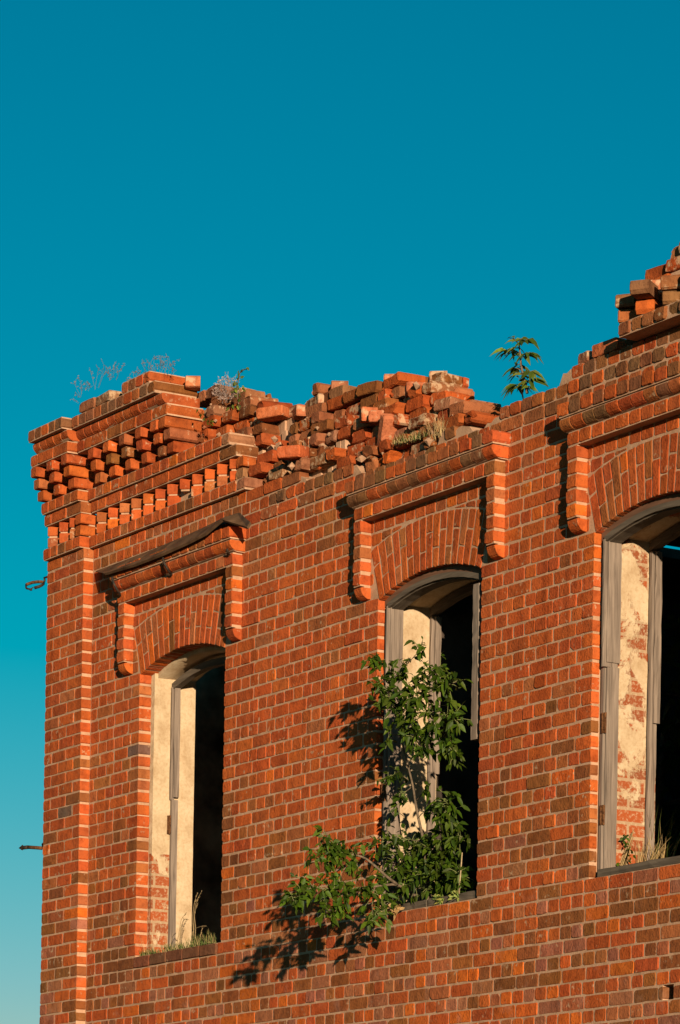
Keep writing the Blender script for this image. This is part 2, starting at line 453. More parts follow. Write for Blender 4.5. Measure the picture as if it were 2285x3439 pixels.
# ------------------------------------------------------------------ cornice at the corner
PJ={36:.042,37:.03,38:.03,39:.035,40:.065,41:.102,42:.145,43:.172,44:.172,45:.185,46:.228,47:.228}
END={36:-2.90,37:-2.97,38:-2.97,39:-3.05,40:-3.11,41:-3.93,42:-3.91,43:-3.95,44:-3.92,45:-3.99,46:-4.03,47:-4.12}
def tooth(mb,uc,tip,c,s=.128,zone='cornice',jit=.01):
    """one brick set on its corner (dog-tooth)"""
    a=s*R.uniform(.95,1.05); h2=a*.7071
    M=Matrix.Translation((uc,tip+h2,0))@Matrix.Rotation(math.radians(-45+R.uniform(-6,6)),4,'Z')@Matrix.Translation((0,0,0))
    prism(mb,rect(-a/2,a/2,c*H+.007,(c+1)*H-.007),-a/2,a/2,.004,0,brick_color(c,zone),M=M,back=True,ch=.005)
    # thin bed of mortar on it
    M2=Matrix.Translation((uc,tip+h2+.008,0))@Matrix.Rotation(math.radians(-45),4,'Z')
    o=len(mb.v); q=a/2-.006
    vs=[M2@Vector(p) for p in [(-q,-q,c*H-.008),(q,-q,c*H-.008),(q,q,c*H-.008),(-q,q,c*H-.008),(-q,-q,c*H+.008),(q,-q,c*H+.008),(q,q,c*H+.008),(-q,q,c*H+.008)]]
    mb.add(vs,[(0,1,5,4),(1,2,6,5),(2,3,7,6),(3,0,4,7),(4,5,6,7),(3,2,1,0)],1)
def build_cornice():
    mb=MB(); W=UPIL-ULEFT
    for c in range(36,48):
        P=PJ[c]; e=END[c]
        for part in (0,1):
            x=PIL if part==0 else 0
            a,b=(ULEFT,UPIL) if part==0 else (UPIL,e)
            back=.16 if part==1 else .02
            if part==0 and c>=45: a=ULEFT+.05
            if c==47:
                # only parts of the topmost course are left
                if part==0: continue
                a=-4.60
            if c in (37,38):
                mb.box((a+.013,-x+.05,c*H-.001),(b-(.02 if part==0 else .10),.20,(c+1)*H-.0005),1)
                n=3 if part==0 else 11
                if part==0:
                    for u in (-6.075,-5.87,-5.68): tooth(mb,u,-x-P-.004,c)
                    brick(mb,UPIL-.115,UPIL,c,-x-P-.005,.02,'cornice')
                else:
                    u=UPIL+.105; k=0
                    while u<e-.03:
                        if not (c==37 and k==7): tooth(mb,u,-P-.004,c)
                        u+=.2; k+=1
                if part==1: brick(mb,e-.13,e-.01,c,-.01,.22,'core',j=.005,ch=.014,warp=.004)
                continue
            if c in (41,42,43):
                mb.box((a+.013,-.015-x*.6,c*H-.001),(b-(.013 if part==0 else .05),.22,(c+1)*H-.0005),0,(.2,.06,.025,.1))
                if part==0:
                    for i,u in enumerate((ULEFT,ULEFT+.285)): brick(mb,u,u+.122,c,-x-P,.0,'cornice',bev=.007,tilt=.05)
                    brick(mb,UPIL-.125,UPIL,c,-x-P,.02,'cornice',bev=.007)
                else:
                    u=-5.285
                    while u+.12<e+.02:
                        brick(mb,u,u+.118,c,-P+R.uniform(-.006,.006),.02,'cornice',bev=.007,tilt=.06); u+=.27
                    brick(mb,e-.125,e,c,-P,.26,'core',bev=.007)
                continue
            if c==45:
                profile(mb,a+.014,b-.015,bull(x+P-.0045,c*H+.001,(c+1)*H-.001,back),1,e=.002)
                xs=row(a,b,'h')
                for i in range(len(xs)-1): profile(mb,xs[i]+.004,xs[i+1]-.004,bull(x+P+R.uniform(-.004,.004),c*H+JZ,(c+1)*H-JZ,back))
                continue
            mb.box((a+.013,-x-P+.004,c*H-.002),(b-.016,back-.004,(c+1)*H-.003),1)
            kind='s' if c in (39,44) else 'h'
            xs=row(a,b,kind,False,False,.5)
            for i in range(len(xs)-1):
                last=i==len(xs)-2; first=i==0
                dark=c>=46
                brick(mb,xs[i],xs[i+1],c,-x-P,back if (last or c>=44 or first) else .01,'top' if dark else 'cornice',
                      tilt=.03 if c>=44 else .018,**(dict(j=.005,ch=.018,warp=.004,bev=.01,col=brick_color(c,'core')) if last and part==1 else dict(j=.004,ch=.012) if dark else {}))
    return mb.build('cornice',[BR,MO],bld)
build_cornice()

def build_cornice_right():
    mb=MB(); a=2.07; b=URIGHT
    P=.15
    mb.box((a+.01,-P+.01,36*H),(b,.3,37*H-.004),1)
    xs=row(a,b,'h')
    for i in range(len(xs)-1): brick(mb,xs[i],xs[i+1],36,-P+R.uniform(-.01,.01),.05,'top',tilt=.05,j=.004,ch=.013,bev=.009)
    for k,u in enumerate((2.075,2.30,2.56,2.8,3.05,3.3,3.6,3.9)):
        for c in (37,38):
            M=Matrix.Translation((u,-.16+.10+R.uniform(-.02,.01),0))@Matrix.Rotation(math.radians(-50+R.uniform(-8,8)),4,'Z')
            w=.13 if not (k==1 and c==38) else .25
            prism(mb,rect(-.062,w-.062,c*H+.006,(c+1)*H-.005),-.065,.065,.006,0,brick_color(c,'top'),M=M,back=True,ch=.012,j=.003)
    # broken masonry above
    mb.box((2.2,.06,37*H-.004),(b,.5,40*H),1)
    for c in range(36,45):
        u=1.88+.10*max(c-36,0) if c<39 else (2.0,2.06,2.27,2.45,2.64,2.85)[c-39]
        u+=R.uniform(-.03,.03)
        while u<b-.3:
            w=R.choice([.125,.13,.25]); y=.0+.025*(c-37)+R.uniform(-.04,.03)
            if c<39: y+=.05
            if u<2.9 or c<42 or R.random()<.6:
                core_brick(mb,u,u+w,c,y,.5)
            u+=w+.008
            if c>41 and u>3.2: break
    return mb.build('cornice',[BR,MO],bld)

def core_brick(mb,u0,u1,c,y0,y1,rot=5,zone='core',zo=0):
    uc=(u0+u1)/2; zc=(c+.5)*H+zo
    M=Matrix.Translation((uc,y0,zc))@Euler((math.radians(R.uniform(-rot,rot)),math.radians(R.uniform(-rot,rot)*.6),math.radians(R.uniform(-rot,rot)*1.6))).to_matrix().to_4x4()
    w=(u1-u0)/2-.004
    brk=R.random()<.35
    p=rect(-w,w,-H/2+.006,H/2-.005)
    if brk: p=clip(p,(R.choice([-1,1])*w*.75,R.choice([-1,1])*H*.3),Vector((-R.uniform(.4,1)*(1 if R.random()<.5 else -1),R.uniform(-.5,.5),0)).normalized()[:2]) or p
    us=[q[0] for q in p]
    if len(p)<3 or max(us)-min(us)<.05: p=rect(-w,w,-H/2+.006,H/2-.005)
    prism(mb,p,0,min(y1-y0,.26),R.uniform(.006,.013),0,brick_color(c,zone),M=M,ch=.014,j=.006,warp=.006 if brk else .003,back=True)

build_cornice_right()

# ------------------------------------------------------------------ broken core of the wall behind the fallen cornice
CT=[(-4.3,47.6),(-3.95,47.4),(-3.78,46.6),(-3.6,45.6),(-3.4,44.8),(-3.2,43.8),(-2.9,43.2),(-2.62,43.3),(-2.45,43.7),(-2.2,43.4),(-1.95,42.3),(-1.74,41.9),(-1.6,42.4),(-1.4,41.8),(-1.0,41.5),(-.75,40.6),(-.62,39.6),(-.5,38.6),(-.36,38.0),(-.2,36.9),(.05,35.6),(.3,35)]
def yface(c,u):
    b=lerp([(-4.3,40),(-3.9,40.4),(-3.5,39),(-3.0,37.0),(-2.4,36.2),(-1.4,35.2),(0,34.6)],u)
    return .04+.043*max(c-b,0)
def build_core():
    mb=MB()
    us=np.arange(-4.3,.32,.06).tolist()
    # mortar mass under the broken bricks
    for u in us:
        t=lerp(CT,u)
        c=33
        while c<t-(2.1 if u>-1.2 else 1.5):
            y=yface(c+.5,u)+.075+R.uniform(0,.06)
            if u<-3.95 and c<45: y=.2
            mb.box((u,y,c*H),(u+.061,.545+R.uniform(-.002,.002),(c+1)*H+R.uniform(-.0,.01)),1)
            c+=1
    for c in range(33,49):
        u=-3.98-.0*c+R.uniform(0,.1)
        if c>=46: u=-4.3
        if c<=40: u=END.get(max(c,36),-2.9)+.01 if c>=36 else -2.6
        while u<.25:
            w=R.choice([.12,.13,.14,.2,.25,.26])
            uc=u+w/2; t=lerp(CT,uc)
            face=lerp(TOP,uc)
            if c>=face-.1 and c+.6<t:
                y=yface(c,uc)+R.uniform(-.065,.06)
                last=c+1.6>=t
                if R.random()<.90: core_brick(mb,u,u+w,c,y,.5,5 if last else 2.5)
                # second one behind, so that the heap has body
                if R.random()<.7: core_brick(mb,u+R.uniform(-.03,.03),u+w,c,y+.2,.56,5)
                # rubble mortar lumps
                for _k in range(R.choice([0,0,0,1,1])):
                    s=R.uniform(.015,.05); p=Vector((uc+R.uniform(-w,w)/2,y+R.uniform(-.02,.04),(c+.5)*H+R.uniform(-.05,.05)))
                    q=R.random()<.45; lump(mb,p,s,0 if q else 1,brick_color(c,'core') if q else (1,1,1,0))
            u+=w+R.uniform(.004,.018)
    return mb.build('broken_wall_core',[BR,MO],bld)
def lump(mb,p,s,mat=1,c=(1,1,1,0)):
    vs=[];n=6
    vs.append(p+Vector((0,0,s*.7)))
    for k in range(n):
        a=2*math.pi*k/n; r=s*R.uniform(.6,1.2); vs.append(p+Vector((math.cos(a)*r,math.sin(a)*r,R.uniform(-.3,.3)*s)))
    vs.append(p-Vector((0,0,s*.7)))
    fs=[(0,1+k,1+(k+1)%n) for k in range(n)]+[(n+1,1+(k+1)%n,1+k) for k in range(n)]
    mb.add(vs,fs,mat,c)
build_core()

# ------------------------------------------------------------------ hood mouldings over the windows
LEG=[(-4.862,-4.735,-3.108,-2.985),(-1.238,-1.125,.48,.598),(1.437,1.565,3.11,3.235)]
def build_hood(w):
    mb=MB(); a,b,c_,d=LEG[w]; P=.09
    for (u0,u1) in ((a,b),(c_,d)):
        mb.box((u0+.012,-P+.005,25*H-.001),(u1-.012,.001,30*H),1)
        # rounded foot
        fu0,fu1=u0+(.012 if w else .012),u1-.004
        profile(mb,fu0,fu1,bull(P*.93,24*H+.004,25*H-.008,.006,r=.078),0,brick_color(24,'cornice'))
        mb.box((fu0+.012,-P*.9+.03,25*H-.02),(fu1-.01,.006,25*H+.003),1)
        for c in range(25,30):
            brick(mb,u0+R.uniform(-.003,.003),u1+R.uniform(-.003,.003),c,-P,.006,'cornice',tilt=.05,ch=.009,bev=.007)
    # flat course, rounded course, top course
    mb.box((a+.014,-P+.0045,30*H-.002),(d-.013,.001,31*H),1)
    xs=row(a,d,'h')
    for i in range(len(xs)-1): brick(mb,xs[i],xs[i+1],30,-P,.006,'cornice',tilt=.03)
    profile(mb,a-.020,d+.016,bull(.130,31*H+.001,32*H-.002,.006),1,e=.002)
    xs=row(a-.035,d+.03,'h')
    for i in range(len(xs)-1): profile(mb,xs[i]+.004,xs[i+1]-.004,bull(.137+R.uniform(-.002,.002),31*H+.007,32*H-.008,.006),0,brick_color(31,'top' if w else 'cornice'))
    hi=d+.05
    mb.box((a-.024,-.145+.006,32*H-.003),(hi-.018,.001,33*H-.014),1)
    xs=row(a-.04,hi,'h')
    for i in range(len(xs)-1):
        brick(mb,xs[i],xs[i+1],32,-.148+R.uniform(-.004,.004),.006,'top' if w else 'wall',tilt=.04,ch=.011,j=.003)
    return mb.build('window_hood',[BR,MO],bld)
for w in range(3): build_hood(w)

# ------------------------------------------------------------------ arches
def build_arch(w):
    mb=MB(); ai=intr(w); ae=extr(w); u0,u1=WIN[w][0],WIN[w][1]
    n=17
    dep=WIN[w][2]+.03
    for i in range(n):
        q=[]
        for k,s in ((i,.0075),(i+1,-.0075)):
            t=k/n
            a=(u0+(u1-u0)*t, 0); b=(u0-.115+(u1-u0+.23)*t,0)
            A=(a[0]+s,arcz(ai,a[0])+.002); B=(b[0]+s,arcz(ae,b[0])-.002)
            q.append((A,B))
        (A0,B0),(A1,B1)=q
        cut=R.choice([.33,.34,.36]) if i%2 else R.choice([.66,.64,.67])
        lp=lambda p,r,t:(p[0]+(r[0]-p[0])*t,p[1]+(r[1]-p[1])*t)
        e=.012
        for t0,t1 in ((0,cut-e),(cut+e,1)):
            prism(mb,[lp(A0,B0,t0),lp(A1,B1,t0),lp(A1,B1,t1),lp(A0,B0,t1)],R.uniform(-.006,-.002),dep if t0==0 else .05,.005,0,brick_color(26,'cornice'),tilt=.012,ch=.006)
    return mb.build('window_arch',[BR,MO],bld)
for w in range(3): build_arch(w)

# ------------------------------------------------------------------ windows: plastered reveal with what is left of the timber
def arcband(mb,w,drop0,drop1,y0,y1,mat=0,inset0=0.,inset1=0.,n=22,wob=.0,dz=0.):
    """curved timber following the arch: from drop0 to drop1 below it"""
    a=intr(w); U0,U1=WIN[w][0]+inset0,WIN[w][1]-inset1
    vs=[];fs=[]
    for i in range(n+1):
        u=U0+(U1-U0)*i/n; z=arcz(a,min(max(u,WIN[w][0]+.001),WIN[w][1]-.001))+dz
        o=R.uniform(-wob,wob)
        vs+=[(u,y0,z-drop1+o),(u,y0,z-drop0),(u,y1,z-drop0),(u,y1,z-drop1+o)]
    for i in range(n):
        o=i*4
        for k in range(4): fs.append((o+k,o+4+k,o+4+(k+1)%4,o+(k+1)%4))
    fs+=[(3,2,1,0),(n*4,n*4+1,n*4+2,n*4+3)]
    mb.add(vs,fs,mat)
def reveal(w,mat):
    """plaster lining: left and right sides, soffit"""
    mb=MB(); u0,u1,d=WIN[w]; a=intr(w)
    s=.045; y0=d+.002 if w==0 else .152; y1=.476; yi=.30 if w==0 else .40
    nz=26; ny=6
    # left side as a slightly uneven sheet with thickness
    for side in (0,1):
        vs=[];fs=[]
        for i in range(nz+1):
            z=-.03+(SPR+.06)*i/nz
            for j in range(ny+1):
                y=y0+(y1-y0)*j/ny
                off=s+(.02 if y>yi+.05 else 0)+R.uniform(-.002,.002)
                u=u0+off if side==0 else u1-off
                vs.append((u,y,z))
        for i in range(nz):
            for j in range(ny):
                q=(i*(ny+1)+j,i*(ny+1)+j+1,(i+1)*(ny+1)+j+1,(i+1)*(ny+1)+j)
                fs.append(q if side==0 else tuple(reversed(q)))
        mb.add(vs,fs,0,smooth=True)
        # front edge of the plaster, crumbled
        vs=[];fs=[]
        for i in range(nz*2+1):
            z=-.03+(SPR+.06)*i/(nz*2)
            b=u0-.003 if side==0 else u1+.003
            f=(u0+s+R.uniform(-.004,.001)) if side==0 else (u1-s)
            vs+=[(b,y0+R.uniform(-.006,.004),z),(f,y0+.003,z)]
        for i in range(nz*2):
            q=(i*2,i*2+1,i*2+3,i*2+2); fs.append(q if side==0 else tuple(reversed(q)))
        mb.add(vs,fs,0)
    # soffit
    vs=[];fs=[];n=20
    for i in range(n+1):
        u=u0+(u1-u0)*i/n; z=arcz(a,min(max(u,u0+.001),u1-.001))-.035
        for y in (y0+.03,.28,y1): vs.append((u,y,z+R.uniform(-.003,.003)))
        vs.append((u,y0+.03,z+.04))
    for i in range(n):
        o=i*4
        fs+=[(o,o+1,o+5,o+4),(o+1,o+2,o+6,o+5),(o+3,o,o+4,o+7)]
    mb.add(vs,fs,0,smooth=True)
    # floor of the opening
    mb.box((u0-.001,.02,-.03),(u1+.001,.475,.0),0)
    return mb.build('window',[mat],bld)
wins=[]
for w,m in enumerate((PLC,PL,PLB)):
    o=reveal(w,m); wins.append(o)
    o['label']=['plastered window opening without outer frame, grass on its ledge','plastered window opening filled by a green shrub','window opening with patchy plaster and bare timber frame'][w]
def sub(mb,name,mats,w): 
    o=mb.build(name,mats); o.parent=wins[w]; o.matrix_parent_inverse=Matrix.Translation(bld.location); 
    o.matrix_parent_inverse=wins[w].matrix_world.inverted() if False else Matrix.Identity(4)
    return o
def plank(mb,u0,u1,y0,y1,z0,z1,mat=0,b=.004,n=8,wob=.0015):
    """an upright or lying board with worn edges"""
    vs=[];fs=[]
    long_z=(z1-z0)>(u1-u0)
    for i in range(n+1):
        t=i/n; j=lambda:R.uniform(-wob,wob)
        if long_z:
            z=z0+(z1-z0)*t
            ring=[(u0+b,y0),(u1-b,y0),(u1,y0+b),(u1,y1),(u0,y1),(u0,y0+b)]
            vs+=[(p+j(),q+j(),z) for p,q in ring]
        else:
            u=u0+(u1-u0)*t
            ring=[(y0,z1-b),(y0,z0+b),(y0+b,z0),(y1,z0),(y1,z1),(y0+b,z1)]
            vs+=[(u,p+j(),q+j()) for p,q in ring]
    for i in range(n):
        for k in range(6): fs.append((i*6+k,i*6+(k+1)%6,(i+1)*6+(k+1)%6,(i+1)*6+k))
    fs+=[tuple(reversed(range(6))),tuple(range(n*6,n*6+6))]
    if not long_z: fs=[tuple(f) for f in fs]
    mb.add(vs,fs,mat)
# window 1: inner frame only
u0,u1,_=WIN[0]
mb=MB(); plank(mb,u0+.05,u0+.082,.265,.32,.0,13.4*H); plank(mb,u0+.05,u0+.076,.255,.285,13.4*H,22.9*H,wob=.002); plank(mb,u0+.076,u0+.098,.27,.32,13.6*H,22.9*H)
sub(mb,'frame',[WDV],0); mb=MB(); plank(mb,u1-.085,u1-.05,.265,.32,0,22.9*H); sub(mb,'frame',[WDV],0)
mb=MB(); arcband(mb,0,.07,.125,.262,.322,0,.05,.05,wob=.002); sub(mb,'frame_head',[WDH],0)
def hinge(u,y,z,h,wd,w,n=5):
    mb=MB(); plank(mb,u,u+wd,y,y+.012,z,z+h,b=.002,n=4,wob=.001)
    for i in range(n):
        lump(mb,Vector((u+wd*R.uniform(.3,.7),y-.001,z+h*(i+.5)/n)),.006,0)
    mb.tube([(u-.004,y,z),(u-.004,y,z+h)],.008,6)
    return sub(mb,'hinge',[RUST],w)
hinge(u0+.055,.248,10.5*H,.15,.024,0)
# windows 2, 3: outer frame with post, stile stub, arched head, sill, inner frame
for w in (1,2):
    u0,u1,_=WIN[w]
    mb=MB()
    plank(mb,u0+.004,u0+.042,.058,.16,.045,23.2*H)
    zs=14.55*H if w==2 else 4.0*H
    plank(mb,u0+.039,u0+.066,.032,.15,zs,23.3*H,b=.006,n=14)
    plank(mb,u0+.062,u0+.078,.055,.16,zs+.03,23.3*H,b=.005,n=14)
    if w==2:
        plank(mb,u0+.039,u0+.062,.072,.16,.045,zs,b=.006,n=14); plank(mb,u0+.059,u0+.070,.09,.16,.045,zs,b=.004,n=14)
    sub(mb,'frame',[WDV],w)
    mb=MB()
    plank(mb,u1-.137,u1-.06,.024,.085,11.6*H if w==1 else .06,22.9*H,n=20,wob=.003)
    sub(mb,'frame',[WDV],w)
    mb=MB(); arcband(mb,w,-.002,.048,.05,.16,0,.002,.002,wob=.002); sub(mb,'frame_head',[WDR],w)
    mb=MB(); arcband(mb,w,.045,.084,.036,.15,0,.05,.05,wob=.0015); arcband(mb,w,.084,.093,.06,.155,0,.055,.055,wob=.003); sub(mb,'frame_head',[WDH],w)
    mb=MB()
    if w==2: plank(mb,u0+.055,u1-.02,.022,.17,.001,.056,b=.006,n=16,wob=.003)
    else:
        plank(mb,u0+.30,u0+.66,.022,.17,.001,.055,b=.006,n=10,wob=.003); plank(mb,u0+.69,u1-.01,.018,.17,.001,.058,b=.006,n=10,wob=.003)
    sub(mb,'sill',[WDH],w)
    mb=MB(); 
    plank(mb,u0+.062,u0+.092,.40,.455,.0,22.9*H,n=14,wob=.003)
    plank(mb,u0+.088,u0+.112,.42,.47,11*H,22.9*H,n=14,wob=.003)
    sub(mb,'inner_frame',[WDV],w); mb=MB(); plank(mb,u1-.1,u1-.06,.40,.455,.0,22.9*H)
    sub(mb,'inner_frame',[WDV],w)
    mb=MB(); arcband(mb,w,.05,.10,.395,.46,0,.06,.06,wob=.002); sub(mb,'inner_frame_head',[WDH],w)
u0=WIN[2][0]
hinge(u0+.040,.056,10.0*H,.135,.026,2); hinge(u0+.038,.056,4.0*H-.03,.13,.026,2)
hinge(WIN[1][0]+.040,.028,8.6*H,.135,.030,1)

# ------------------------------------------------------------------ the inside of the ruin (in shade)
mb=MB(); mb.box((ULEFT+.01,.471,GZ),(-5.56,6.5,36*H),0); mb.build('end_wall',[INSIDE],bld)
mb=MB(); mb.box((-5.559,6.2,GZ),(URIGHT,6.8,2.2),0); mb.build('back_wall',[INSIDE],bld)
mb=MB()  # ceiling boards added to keep the inside dark, gap left for a sky patch
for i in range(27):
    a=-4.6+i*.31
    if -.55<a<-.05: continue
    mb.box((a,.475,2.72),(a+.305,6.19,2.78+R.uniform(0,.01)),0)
mb.build('shade_ceiling',[DARKW],bld)
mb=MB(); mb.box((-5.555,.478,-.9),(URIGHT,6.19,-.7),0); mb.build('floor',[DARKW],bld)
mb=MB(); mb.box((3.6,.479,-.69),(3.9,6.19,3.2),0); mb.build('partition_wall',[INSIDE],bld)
mb=MB(); mb.box((-1.12,.479,-.69),(-.95,6.19,2.715),0); mb.build('partition_wall',[DARKW],bld)  # wall added so the middle and right windows look into darkness
mb=MB()  # more added ceiling by the end wall, holds back sky light
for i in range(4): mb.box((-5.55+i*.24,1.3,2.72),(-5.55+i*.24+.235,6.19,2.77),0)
mb.build('shade_ceiling',[DARKW],bld)

# ------------------------------------------------------------------ loose bricks lying on the broken top
def loose(px,py,d,size,rot,label,c,smear=.3):
    mb=MB(); l,dp,h=size
    prism(mb,rect(-l/2,l/2,-h/2,h/2),-dp/2,dp/2,.008,0,(*c,smear),back=True,ch=.012,j=.003,warp=.002)
    o=mb.build('loose_brick',[BR,MO]); o.location=at(px,py,d); o.rotation_euler=[math.radians(a) for a in rot]
    tag(o,label,'brick','loose bricks on the broken wall top'); return o
bc=(.36,.10,.04)
loose(1470,1283,.42,(.25,.13,.085),(2,-3,-30),'lime-stained loose brick, topmost at the right end of the rubble heap',(.25,.10,.055),.42)
loose(1418,1312,.30,(.24,.13,.085),(-4,2,62),'long reddish brick jutting out just below the topmost lime-stained brick',(.36,.11,.05),.2)
loose(1515,1332,.42,(.13,.12,.09),(0,-6,-24),'short bright orange brick under the right end of the topmost stained brick',(.43,.10,.03),.1)
loose(1302,1450,.10,(.25,.11,.09),(8,-58,-20),'slab-like brick leaning on edge against the rubble above the middle window',(.38,.12,.055),.1)
loose(1290,1402,.14,(.2,.12,.085),(0,4,35),'orange brick on top of the tilted leaning slab brick',(.42,.13,.06),.25)
loose(1320,1290,.42,(.2,.13,.1),(0,-3,-35),'broken red brick at the upper left of the tallest rubble hump',(.36,.12,.055),.25)
loose(1140,1308,.42,(.22,.13,.09),(0,3,-30),'brown flat brick crowning the left hump of the rubble',(.27,.10,.05),.2)
loose(1090,1352,.36,(.16,.12,.09),(0,-4,-25),'small lime-spotted brick one step below the left hump of the rubble',(.33,.15,.09),.45)
loose(1018,1384,.34,(.16,.13,.09),(0,3,-20),'rounded orange brick alone between the low and the high rubble',(.37,.12,.055),.2)
loose(918,1388,.22,(.24,.13,.085),(0,-2,28),'pair-sized orange brick capping the low rubble beside the cornice',(.40,.11,.04),.15)
o=loose(985,1520,-.02,(.2,.16,.09),(6,2,30),'orange brick sticking out of the rubble with a black gap under it',(.40,.09,.03),.15)
loose(1238,1395,.12,(.13,.12,.1),(0,4,-25),'short orange block beside the lime-faced brick in the heap centre',(.42,.12,.05),.25)
def lay(u,y,c,size,rot,label,cc,smear=.2):
    o=loose(1000,1000,0,size,rot,label,cc,smear); o.location=(u,y,c*H+size[2]/2+.002); return o
lay(-5.20,-.155,47,(.255,.15,.085),(0,0,2),'brown brick slab, left one of the two lying on the cornice top',(.22,.08,.035),.1)
lay(-4.925,-.15,47,(.26,.15,.082),(0,-1,-3),'lichen-spotted brick slab, right one of the two lying on the cornice top',(.20,.095,.045),.36)
loose(648,1288,.1,(.15,.12,.09),(0,0,-30),'pale orange brick at the broken right end of the cornice',(.42,.14,.06),.3)
lay(1.70,.075,36,(.27,.13,.088),(0,0,1),'single long orange brick lying on the low wall top right of the sapling',(.38,.10,.035),.1)
lay(1.43,.10,36,(.13,.13,.08),(0,1,-6),'small dark brick next to the long orange one on the low wall top',(.2,.08,.04),.25)
loose(2210,975,.02,(.2,.13,.095),(0,3,-42),'lichen-spotted orange brick on the stepped right-hand ruin',(.36,.12,.055),.3)

# ------------------------------------------------------------------ rusty flashing over the first window
def w1(x,y,d): return at(320+x/(1568/540),1700+y/(1568/540),d)
fl=empty('metal_flashing',w1(700,420,-.1))
tag(fl,'bent rusty sheet metal flashing torn loose above the left window','sheet metal')
def build_flashing():
    top=[(0,634),(300,522),(600,405),(900,278),(1130,172),(1245,112),(1395,64),(1412,62)]
    bot=[(85,655),(380,568),(640,468),(900,352),(1075,262),(1235,128),(1480,203),(1510,150)]
    n=len(top); mb=MB(); vs=[];fs=[]
    for i in range(n):
        dt=-.03 if i<n-2 else -.06; db=-.20 if i<n-2 else -.17
        a=w1(*top[i],dt); b=w1(*bot[i],db)
        m=(a+b)/2+Vector((0,-.004,.003*math.sin(i*1.7)))
        lip=b+Vector((0,.012,-.012))
        vs+=[a,m,b,lip]
    k=len(vs)
    for i in range(n-1):
        o=i*4
        for q in range(3): fs.append((o+q,o+q+1,o+5+q,o+4+q))
    off=Vector((0,.002,-.003))
    vs+=[Vector(v)+off for v in vs]
    fs+=[tuple(x+k for x in reversed(f)) for f in fs]
    mb.add(vs,fs,0)
    mb.build('sheet',[SHEET],fl)
    for pts in ([(165,690,-.19),(175,740,-.185),(205,800,-.165),(240,860,-.12)],[(660,505,-.19),(675,560,-.185),(700,605,-.165),(742,665,-.11)],[(1285,420,-.15),(1300,470,-.11)]):
        mb=MB(); mb.tube([w1(*p) for p in pts],.011,5); 
        e=w1(*pts[-1]); lump(mb,e,.018,0)
        mb.build('hook',[IRON],fl)
build_flashing()

# ------------------------------------------------------------------ iron pipe brackets on the corner
def bracket1():
    Z=lambda x,y,d:at(60+x/9.8,1920+y/9.8,d)
    base=at(160,1939,-.05)
    e=empty('pipe_bracket',base); tag(e,'open iron pipe ring sticking out high on the left wall corner','bracket')
    mb=MB(); mb.tube([base+Vector((.05,0,0)),Z(940,180,-.05),Z(870,200,-.05),Z(885,300,-.05),Z(845,360,-.05)],.009,6); mb.build('arm',[IRON],e)
    # ring: a tilted loop
    P=[(845,350),(790,335),(640,335),(480,355),(350,400),(270,430)]
    mb=MB(); mb.tube([Z(x,y,-.05-.02*i) for i,(x,y) in enumerate(P)],.013,6); 
    mb.build('half_ring',[RUST],e)
    Q=[(848,390),(800,440),(700,490),(545,535)]
    mb=MB(); mb.tube([Z(x,y,-.10-.03*i) for i,(x,y) in enumerate(Q)],.013,6)
    mb.tube([Z(270,430,-.15),Z(268,520,-.17),Z(300,560,-.19),Z(430,580,-.2)],.008,6); mb.tube([Z(430,565,-.2),Z(430,620,-.2)],.012,6); mb.tube([Z(430,570,-.2),Z(510,515,-.19)],.005,5)
    mb.build('half_ring',[IRON],e)
def bracket2():
    Z=lambda x,y,d:at(60+x/9.8,2810+y/9.8,d)
    base=at(150,2835,-.05)
    e=empty('pipe_bracket',base); tag(e,'short straight iron bracket low on the left wall corner','bracket')
    mb=MB(); mb.tube([base+Vector((.05,0,0)),Z(830,240,-.05),Z(820,250,-.05),Z(838,380,-.05)],.011,6); mb.build('arm',[IRON],e)
    mb=MB(); mb.tube([Z(800,385,-.06),Z(700,375,-.08),Z(500,362,-.1),Z(340,350,-.12)],.016,6); mb.build('half_ring',[RUST],e)
    mb=MB(); mb.tube([Z(340,350,-.12),Z(230,362,-.13),Z(145,370,-.14)],.016,6); lump(mb,Z(150,365,-.14),.035,0); mb.build('bolt',[IRON],e)
bracket1(); bracket2()

# ------------------------------------------------------------------ plants
def leaf(mb,p,d,n,l,w,c,mat=0,droop=.25):
    d=d.normalized(); s=d.cross(n)
    if s.length<1e-4: s=d.orthogonal()
    s.normalize(); n=s.cross(d).normalized()
    f=lambda t,x,h:p+d*(l*t)+s*(w*x)+n*(h*l)-Vector((0,0,1))*(droop*l*t*t)
    vs=[f(0,0,0),f(.3,.5,.05),f(.3,0,-.02),f(.3,-.5,.05),f(.62,.42,.04),f(.62,0,-.03),f(.62,-.42,.04),f(1,0,-.02)]
    mb.add(vs,[(0,2,1),(0,3,2),(1,2,5,4),(2,3,6,5),(4,5,7),(5,6,7)],mat,c,True)
def leafcol(k=1.0,rng=None):
    b=R.choice([(.055,.105,.007),(.068,.125,.008),(.042,.085,.007),(.095,.15,.010),(.075,.11,.012)])
    j=R.uniform(.45,1.2)*k*.70; return (b[0]*j,b[1]*j,b[2]*j,1)
def rv(): 
    while True:
        v=Vector((R.uniform(-1,1),R.uniform(-1,1),R.uniform(-1,1)))
        if .1<v.length<1: return v.normalized()
def curve_pts(P,n=6):
    out=[]
    for i in range(len(P)-1):
        p0=P[max(i-1,0)];p1=P[i];p2=P[i+1];p3=P[min(i+2,len(P)-1)]
        for k in range(n):
            t=k/n; out.append(.5*((2*p1)+(p2-p0)*t+(2*p0-5*p1+4*p2-p3)*t*t+(3*p1-p0-3*p2+p3)*t**3))
    out.append(P[-1]); return out
